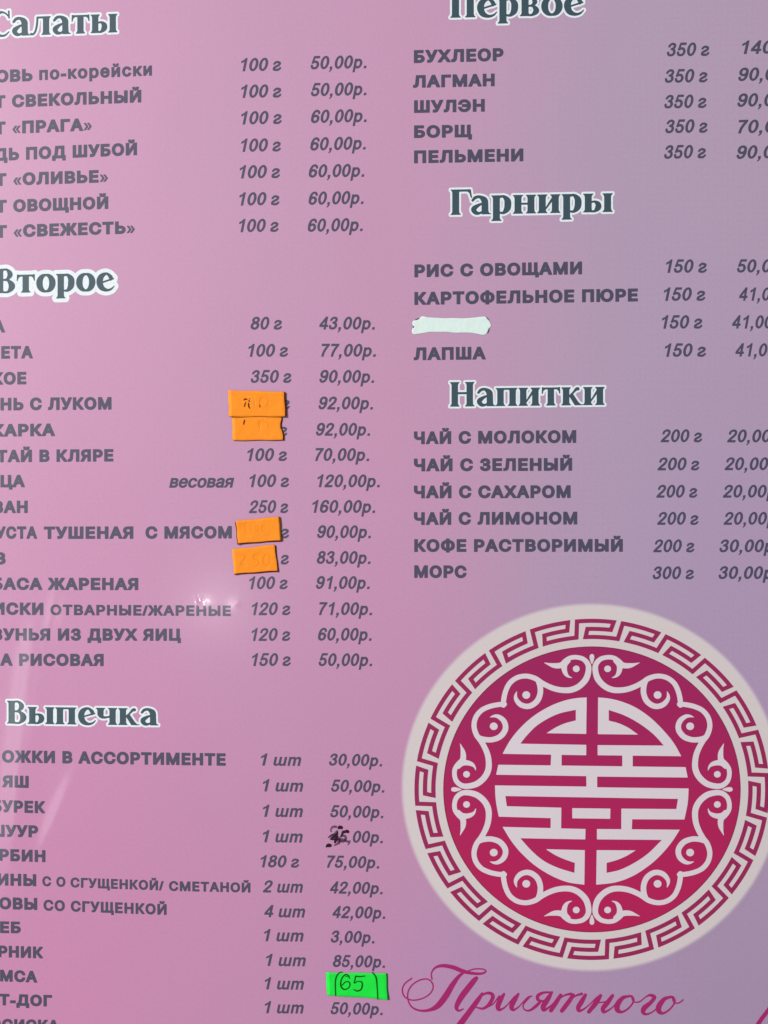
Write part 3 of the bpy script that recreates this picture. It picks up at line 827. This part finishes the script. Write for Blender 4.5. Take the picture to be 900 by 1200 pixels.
# the longevity sign in the middle
def c5(p): return (570 + p[0] / 3.6, 800 + p[1] / 3.6)
def arc(*p): return smooth(list(p), 5)
sign = [
 arc((423, 62), (380, 65), (330, 75), (270, 98), (205, 136), (150, 183), (102, 240), (68, 300)) + [(421, 306), (421, 262), (143, 257)]
   + arc((143, 257), (170, 223), (210, 183), (260, 151), (310, 129), (377, 114))[1:] + [(377, 159)] + arc((377, 159), (335, 170), (295, 187), (253, 213))[1:] + [(421, 216)],
 arc((471, 62), (520, 67), (575, 81), (632, 106), (690, 146), (745, 199), (790, 254), (822, 310)) + [(469, 306), (469, 263), (748, 265)]
   + arc((748, 265), (720, 233), (690, 205), (640, 169), (580, 137), (516, 115))[1:] + [(516, 160)] + arc((516, 160), (555, 170), (597, 189), (640, 219))[1:] + [(470, 217)],
 [(273, 303), (317, 303), (317, 351), (271, 351)], [(573, 305), (617, 306), (617, 357), (573, 356)],
 [(50, 346), (840, 356), (849, 400), (467, 396), (467, 444), (422, 442), (421, 394), (41, 388)],
 [(36, 433), (422, 438), (467, 441), (853, 446)] + arc((853, 446), (850, 500), (843, 540), (835, 577))[1:] + [(615, 576), (613, 622), (569, 621), (569, 531), (801, 533), (808, 490), (80, 478), (86, 521), (316, 527), (315, 615), (271, 614), (271, 571), (52, 565)]
   + arc((52, 565), (43, 520), (38, 480), (36, 433))[1:-1],
 [(362, 529), (523, 531), (522, 574), (362, 572)],
 [(68, 608), (418, 617), (417, 661), (143, 656)] + arc((143, 656), (190, 708), (240, 750), (300, 780), (371, 802))[1:] + [(373, 760)] + arc((373, 760), (330, 745), (290, 727), (250, 702))[1:] + [(415, 706), (413, 852)]
   + arc((413, 852), (345, 842), (280, 817), (210, 775), (150, 722), (105, 668), (68, 608))[1:-1],
 [(466, 617), (816, 620)] + arc((816, 620), (782, 672), (740, 722), (690, 768), (620, 814), (545, 842), (463, 852))[1:] + [(465, 706), (630, 707)]
   + arc((630, 707), (590, 731), (550, 748), (507, 760))[1:] + [(507, 802)] + arc((507, 802), (560, 790), (620, 762), (682, 720), (740, 663))[1:] + [(466, 661)],
]
ff = Field(576, 814, 812, 1040, 0.5)
for P in sign:
    P = [c5(p) for p in P]
    Pf = [P[0]]
    for p in P[1:]:
        if math.hypot(p[0] - Pf[-1][0], p[1] - Pf[-1][1]) > 0.05: Pf.append(p)
    ff.poly([Pf], 2)
v, t = ff.triangles(0.0, 0.12)
flat('longevity_sign', v, t, 4, M_CREAM, emblem)

# ---- "Приятного" in looping script
def script(name, strokes, ox, oy, sc, step=0.4, mat=M_SCRIPT, layer=2, parent=board, grow=0.0):
    allp = [smooth([(ox + a / sc, oy + b / sc, max(r, 1.3) / sc) for a, b, r in s_], 7) for s_ in strokes]
    xs = [p[0] for s_ in allp for p in s_]; ys = [p[1] for s_ in allp for p in s_]
    f = Field(min(xs) - 6, min(ys) - 6, max(xs) + 6, max(ys) + 6, step)
    for s_ in allp: f.stroke(s_, 1.5)
    v, t = f.triangles(grow, 0.12)
    return flat(name, v, t, layer, mat, parent)
o2 = lambda s_: [(a + 875, b, r) for a, b, r in s_]
K = 1.9
word = [
 [(88, 132, K), (48, 162, K), (32, 200, K), (46, 240, K), (90, 260, K), (150, 250, K), (198, 218, K), (213, 175, K), (190, 141, K), (150, 138, K), (100, 162, K), (68, 205, K), (65, 255, K), (88, 300, 2.5),
  (135, 321, 4), (190, 318, 7), (240, 293, 14), (285, 238, 16), (325, 172, 13), (362, 122, 8), (395, 95, 4)],
 [(206, 138, K), (203, 102, K), (225, 70, 4), (270, 58, 8), (330, 68, 10), (380, 88, 10), (430, 101, 7), (490, 105, 5), (521, 93, 2.5), (508, 79, K), (460, 77, K), (420, 88, K), (400, 98, K)],
 [(466, 131, 9), (452, 146, 13), (420, 186, 15), (380, 238, 15), (354, 285, 12), (350, 309, 8), (364, 322, 4), (388, 312, K)],
 [(500, 222, 6), (470, 266, 12), (420, 335, 14), (370, 402, 16), (335, 450, 16), (310, 480, 12)],
 [(466, 264, K), (508, 226, 4), (545, 219, 7), (563, 240, 9), (540, 285, 8), (505, 309, 5), (468, 303, K)],
 [(500, 312, K), (560, 285, K), (600, 235, K)],
 [(628, 224, 5), (608, 256, 12), (592, 296, 12), (602, 317, 6), (640, 295, K), (690, 238, K)],
 [(712, 224, 5), (690, 258, 12), (672, 296, 12), (682, 317, 6), (715, 298, K), (765, 245, K), (790, 236, K)],
 [(905, 214, 3), (860, 216, 5), (828, 232, 8), (826, 256, 7), (850, 266, 4), (885, 254, K)],
 [(845, 264, 5), (815, 295, 7), (775, 321, 4), (745, 312, K), (742, 285, K), (778, 243, K)],
 [(908, 214, 5), (885, 252, 12), (858, 296, 13), (864, 318, 7), (905, 290, K), (940, 250, K)],
 o2([(85, 230, 7), (60, 270, 11), (28, 320, 10)]), o2([(55, 270, K), (105, 233, 3), (145, 223, 6)]),
 o2([(158, 230, 8), (130, 272, 11), (92, 322, 10)]), o2([(122, 272, K), (170, 236, 3), (208, 223, 6)]),
 o2([(230, 229, 7), (208, 268, 12), (188, 302, 11), (196, 323, 6), (240, 298, K), (300, 240, K)]),
 o2([(318, 234, 8), (290, 278, 12), (250, 328, 9)]), o2([(285, 276, K), (325, 273, K), (362, 266, K)]),
 o2([(388, 234, 8), (358, 276, 12), (333, 308, 11), (340, 330, 6), (385, 305, K), (420, 265, K)]),
 o2([(495, 236, 3), (450, 246, 9), (418, 285, 14), (418, 318, 12), (445, 329, 5), (485, 305, 3), (512, 265, 3), (503, 238, 3), (485, 234, 3)]),
 o2([(500, 240, K), (512, 268, K), (545, 270, K), (585, 240, K), (610, 231, 6), (634, 243, 9), (612, 274, 9), (575, 306, 13), (568, 332, 9), (592, 342, 4), (635, 320, K), (672, 275, K)]),
 o2([(742, 240, 3), (695, 252, 9), (662, 293, 14), (660, 324, 12), (685, 337, 5), (725, 312, 3), (753, 272, 3), (745, 243, 3), (728, 238, 3)]),
 o2([(738, 244, K), (750, 274, K), (778, 276, K), (802, 258, K)]),
]
script('greeting', word, 465, 1120, 5.0, 0.3, grow=0.45)
script('greeting', [[(880, 1216, 3.2), (889, 1199, 2.6), (897, 1188, 2.4), (907, 1176, 2.4), (925, 1166, 1.6)]], 0, 0, 1.0)

# ---- marker smudge over one price
smudge = script('marker_smudge', [[(275, 290, 12), (262, 270, 12), (290, 215, 18), (345, 205, 22), (370, 215, 12)], [(220, 395, 10), (265, 365, 14), (310, 345, 22), (360, 400, 42), (410, 440, 40), (390, 500, 20), (330, 530, 14)],
                                [(430, 430, 22), (500, 440, 26), (560, 470, 18)]], 370, 955, 15.0, 0.3, M_SMEAR, 3)
script('ink_blot', [[(395, 240, 10), (420, 215, 30), (448, 222, 30)]], 370, 955, 15.0, 0.3, M_INK, 4, smudge)
script('ink_blot', [[(465, 300, 12), (500, 300, 20), (545, 285, 28), (565, 295, 26)], [(480, 310, 14), (455, 370, 12), (440, 385, 6)]], 370, 955, 15.0, 0.3, M_INK, 4, smudge)
script('ink_blot', [[(180, 562, 8), (215, 535, 30), (245, 535, 32), (262, 540, 18)]], 370, 955, 15.0, 0.3, M_INK, 4, smudge)
script('ink_blot', [[(385, 300, 8), (340, 360, 16), (275, 425, 12), (340, 435, 10), (385, 435, 8)], [(380, 310, 14), (365, 400, 20), (340, 480, 18)], [(225, 400, 5), (250, 365, 7), (285, 345, 6)], [(410, 510, 5), (415, 440, 8), (390, 420, 12)]], 370, 955, 15.0, 0.3, M_INK, 4, smudge)

# ================================================================== STICKERS
def sticker(name, label, corners, mat, edge, lift, thick, group=None, right=None, base=0.0004, sag=0.0, skirt=(0.8, 1.0)):
    """a cut slip of thick paper stuck on the film: bowed, corners lifting; corners TL, TR, BR, BL; right = notches of the torn edge"""
    nu, nv = 16, 12
    c = [np.array(p, float) for p in corners]
    cen = sum(c) / 4
    root = bpy.data.objects.new(name, None)
    root.location = W(cen[0], cen[1], 0)
    link(root, label=label, category='sticker')
    if group: root['group'] = group
    ph = rng.uniform(0, 6, 4)
    def pos(u, v):
        p = c[0] * (1 - u) * (1 - v) + c[1] * u * (1 - v) + c[2] * u * v + c[3] * (1 - u) * v
        if right is not None: p = p + np.array((np.interp(v, np.linspace(0, 1, len(right)), right), 0)) * (u ** 6)
        j = 0.22
        p = p + np.array((math.sin(9 * v + ph[0]) * (abs(u - .5) > .49), math.sin(11 * u + ph[1]) * (abs(v - .5) > .49))) * j
        return p
    def hgt(u, v):
        k = [lift[0] * max(0, 1 - u * 2.2 - v * 1.6) ** 2, lift[1] * max(0, 1 - (1 - u) * 2.2 - v * 1.6) ** 2,
             lift[2] * max(0, 1 - (1 - u) * 2.2 - (1 - v) * 1.6) ** 2, lift[3] * max(0, 1 - u * 2.2 - (1 - v) * 1.6) ** 2]
        wav = 0.00010 * (math.sin(7 * u + ph[2]) * math.sin(5 * v + ph[3])) + sag * math.sin(math.pi * u) + 0.00006 * math.sin(23 * u + 9 * v)
        return base + thick + sum(k) + wav
    V = []; F = []; mi = []
    loc = np.array(root.location)
    for j in range(nv + 1):
        for i in range(nu + 1):
            p = pos(i / nu, j / nv); V.append(np.array(W(p[0], p[1], hgt(i / nu, j / nv))) - loc)
    n = len(V)
    for j in range(nv + 1):
        for i in range(nu + 1):
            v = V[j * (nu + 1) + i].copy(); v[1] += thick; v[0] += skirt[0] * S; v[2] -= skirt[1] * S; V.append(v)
    for j in range(nv):
        for i in range(nu):
            a = j * (nu + 1) + i
            F.append((a, a + nu + 1, a + nu + 2, a + 1)); mi.append(0)
            F.append((n + a, n + a + 1, n + a + nu + 2, n + a + nu + 1)); mi.append(1)
    ring = [i for i in range(nu + 1)] + [j * (nu + 1) + nu for j in range(1, nv + 1)] + [nv * (nu + 1) + i for i in range(nu - 1, -1, -1)] + [j * (nu + 1) for j in range(nv - 1, 0, -1)]
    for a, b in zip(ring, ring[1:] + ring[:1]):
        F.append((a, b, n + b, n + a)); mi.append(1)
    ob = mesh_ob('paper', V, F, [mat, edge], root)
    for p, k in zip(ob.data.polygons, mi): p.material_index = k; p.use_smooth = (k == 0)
    def on(name2, strokes, m, ox, oy, sc, raise_=0.00006, **props):
        """pen or pressed strokes lying on the paper, following its bow"""
        allp = [smooth([(ox + a / sc, oy + b / sc, r / sc) for a, b, r in s_], 7) for s_ in strokes]
        xs = [p[0] for s_ in allp for p in s_]; ys = [p[1] for s_ in allp for p in s_]
        f = Field(min(xs) - 3, min(ys) - 3, max(xs) + 3, max(ys) + 3, 0.22)
        for s_ in allp: f.stroke(s_, 1.0)
        v, t = f.triangles(0.0, 0.15)
        d = c[1] - c[0]; e = c[3] - c[0]
        A = np.linalg.inv(np.array([[d[0], e[0]], [d[1], e[1]]]))
        VV = []
        for p in v:
            u, w_ = A @ (np.array(p) - c[0])
            VV.append(np.array(W(p[0], p[1], hgt(min(max(u, 0), 1), min(max(w_, 0), 1)) + raise_)) - loc)
        mesh_ob(name2, VV, orient(v, t), m, root, **props)
    return root, on

GO = 'orange paper slips covering weights on the menu'
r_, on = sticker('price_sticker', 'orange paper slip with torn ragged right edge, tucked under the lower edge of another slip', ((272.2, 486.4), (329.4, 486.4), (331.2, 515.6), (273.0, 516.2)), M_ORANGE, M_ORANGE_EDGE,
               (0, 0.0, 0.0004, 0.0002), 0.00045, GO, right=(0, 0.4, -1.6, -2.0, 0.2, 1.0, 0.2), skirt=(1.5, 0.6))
on('pressed_digits', [[(268, 425, 7), (262, 450, 9), (258, 475, 6)]], M_BROWN_INK, 260, 450, 10.0)
on('pressed_digits', [[(440, 430, 5), (430, 470, 6), (450, 540, 5)], [(520, 440, 4), (545, 470, 5), (535, 510, 4)]], M_ORANGE_DENT, 260, 450, 10.0)
on('scratched_mark', [[(470, 470, 4), (455, 520, 5), (475, 560, 4)], [(500, 600, 3), (520, 640, 5)], [(505, 400, 3), (515, 430, 4)]], M_PALE_DENT, 260, 450, 10.0)
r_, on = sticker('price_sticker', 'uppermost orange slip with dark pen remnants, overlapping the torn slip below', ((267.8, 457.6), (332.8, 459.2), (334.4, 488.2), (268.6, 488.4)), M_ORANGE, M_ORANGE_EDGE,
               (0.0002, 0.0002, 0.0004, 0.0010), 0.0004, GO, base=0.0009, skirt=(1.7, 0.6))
on('pressed_digits', [[(262, 188, 8), (280, 178, 9), (298, 184, 6)], [(285, 215, 5), (272, 245, 8), (268, 270, 5)], [(320, 200, 9), (330, 205, 6)], [(318, 225, 6), (316, 255, 10), (328, 285, 7)], [(445, 245, 7), (447, 272, 6)],
   [(330, 172, 4), (322, 182, 4)]], M_BROWN_INK, 260, 450, 10.0)
on('pressed_digits', [[(470, 150, 4), (448, 175, 5), (440, 215, 5), (448, 262, 5), (472, 272, 3)], [(525, 150, 4), (542, 190, 5), (530, 240, 4), (505, 268, 3)], [(385, 150, 3), (378, 200, 4), (384, 262, 3)]], M_ORANGE_DENT, 260, 450, 10.0)
on('scratched_mark', [[(255, 170, 4), (245, 200, 5), (258, 225, 4)], [(300, 150, 4), (330, 150, 4)], [(390, 150, 5), (395, 260, 5)], [(300, 260, 4), (345, 270, 4)]], M_PALE_DENT, 260, 450, 10.0)
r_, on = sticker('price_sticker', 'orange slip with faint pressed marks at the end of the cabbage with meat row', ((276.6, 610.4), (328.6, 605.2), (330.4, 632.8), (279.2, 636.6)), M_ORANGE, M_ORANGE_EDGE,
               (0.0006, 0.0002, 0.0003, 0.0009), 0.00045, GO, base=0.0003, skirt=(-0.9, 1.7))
on('pressed_digits', [[(290, 112, 3), (268, 140, 4), (262, 200, 3), (280, 240, 3)], [(345, 160, 3), (338, 200, 3), (345, 235, 3)], [(400, 150, 3), (385, 190, 3), (398, 230, 3), (425, 200, 3), (412, 155, 3)], [(480, 150, 3), (462, 190, 3), (476, 230, 3), (500, 195, 3), (485, 152, 3)]], M_ORANGE_DENT, 260, 600, 10.0)
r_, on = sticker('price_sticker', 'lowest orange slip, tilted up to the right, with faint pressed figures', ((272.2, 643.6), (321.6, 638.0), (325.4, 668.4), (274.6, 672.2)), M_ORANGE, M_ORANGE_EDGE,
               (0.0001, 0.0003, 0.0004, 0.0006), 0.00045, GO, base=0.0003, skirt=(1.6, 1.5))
on('pressed_digits', [[(200, 520, 4), (235, 495, 5), (268, 515, 5), (250, 560, 4), (215, 610, 4), (262, 610, 4)], [(425, 490, 4), (378, 500, 4), (368, 550, 4), (415, 560, 4), (425, 605, 5), (375, 640, 4)],
                   [(500, 500, 4), (480, 560, 4), (500, 620, 4), (545, 600, 4), (555, 520, 4), (520, 480, 4)]], M_ORANGE_DENT, 260, 600, 10.0)
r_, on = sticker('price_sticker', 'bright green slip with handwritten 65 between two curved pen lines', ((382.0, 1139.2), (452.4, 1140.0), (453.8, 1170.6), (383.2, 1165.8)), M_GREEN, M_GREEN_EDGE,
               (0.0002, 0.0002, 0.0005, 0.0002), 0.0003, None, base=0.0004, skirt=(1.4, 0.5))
on('curved_line', [[(184, 358, 8), (180, 270, 8), (181, 190, 9), (198, 130, 9), (228, 95, 7), (256, 84, 4)]], M_GREEN_INK, 375, 1130, 10.0)
on('curved_line', [[(612, 92, 6), (645, 125, 9), (662, 170, 10), (669, 250, 8), (674, 330, 8), (677, 400, 8)]], M_GREEN_INK, 375, 1130, 10.0)
on('handwritten_digit', [[(345, 160, 7), (335, 130, 8), (300, 115, 8), (262, 150, 8), (243, 210, 9), (252, 265, 10), (290, 290, 8), (335, 270, 7), (352, 230, 8), (335, 200, 8), (295, 205, 7), (262, 240, 7)],
                          [(285, 125, 4), (315, 140, 4), (340, 138, 4)]], M_GREEN_INK, 375, 1130, 10.0)
on('handwritten_digit', [[(418, 135, 9), (470, 138, 8), (530, 132, 6)], [(418, 135, 8), (410, 175, 8), (402, 215, 7), (440, 195, 6), (485, 200, 8), (497, 235, 10), (480, 290, 9), (435, 308, 9), (395, 290, 6)]], M_GREEN_INK, 375, 1130, 10.0)

# ================================================================== CORRECTION FLUID over one dish name
def fluid():
    o = [(68, 150), (80, 130), (110, 125), (138, 110), (150, 93), (175, 88), (220, 98), (300, 103), (380, 107), (460, 105), (540, 108), (620, 104), (690, 97), (730, 92), (768, 92), (785, 112),
         (803, 132), (812, 150), (822, 172), (815, 192), (798, 208), (788, 235), (770, 262), (735, 265), (690, 256), (630, 246), (560, 244), (480, 246), (400, 238), (320, 238), (240, 238), (180, 248), (130, 255),
         (85, 260), (66, 245), (66, 210), (88, 192), (72, 172)]
    o = smooth([(475 + a / 8.18, 360 + b / 8.18) for a, b in o], 4, closed=True)[:-1]
    n = len(o); C = np.array(o)
    nxt = np.roll(C, -1, 0) - np.roll(C, 1, 0); nr = np.stack([nxt[:, 1], -nxt[:, 0]], 1); nr /= np.hypot(*nr.T)[:, None]
    area_ = 0.5 * np.sum(C[:, 0] * np.roll(C[:, 1], -1) - C[:, 1] * np.roll(C[:, 0], -1))
    if area_ < 0: nr = -nr
    cx, cy = C.mean(0)
    rings = []
    for k, (ins, hh) in enumerate(((0, 0.00022), (0.3, 0.0003), (0.9, 0.00036), (1.8, 0.00034))):
        rings.append([(p[0] - m[0] * ins, p[1] - m[1] * ins, hh) for p, m in zip(C, nr)])
    loc = np.array(W(cx, cy, 0)); V = []
    for rg in rings: V += [np.array(W(a, b, h_)) - loc for a, b, h_ in rg]
    F = []
    for k in range(len(rings) - 1):
        for i in range(n):
            j = (i + 1) % n
            F.append((k * n + i, k * n + j, (k + 1) * n + j, (k + 1) * n + i))
    base = (len(rings) - 1) * n
    r = delaunay_2d_cdt([(p[0], p[1]) for p in rings[-1]], [(i, (i + 1) % n) for i in range(n)], [list(range(n))], 1, 1e-9)
    m0 = len(V)
    V += [np.array(W(p[0], p[1], rings[-1][0][2])) - loc for p in r[0]]
    F += [tuple(m0 + k for k in t) for t in r[2]]
    ob = mesh_ob('correction_fluid_patch', V, F, M_FLUID)
    ob.location = loc
    import bmesh
    b = bmesh.new(); b.from_mesh(ob.data); bmesh.ops.remove_doubles(b, verts=b.verts, dist=1e-7); bmesh.ops.recalc_face_normals(b, faces=b.faces)
    b.to_mesh(ob.data); b.free()
    for p in ob.data.polygons: p.use_smooth = True
    ob['label'] = 'white strip of correction fluid painted over a dish name between mashed potato and noodles'
    ob['category'] = 'correction fluid'
fluid()
script('covered_lettering', [[(100, 120, 5), (130, 108, 5)], [(772, 95, 6), (790, 115, 8), (800, 128, 5)], [(803, 205, 5), (795, 235, 7), (784, 246, 5)], [(76, 182, 5), (84, 192, 7), (78, 202, 4)],
                          ], 475, 360, 8.18, 0.25, M_TEXT, 2)
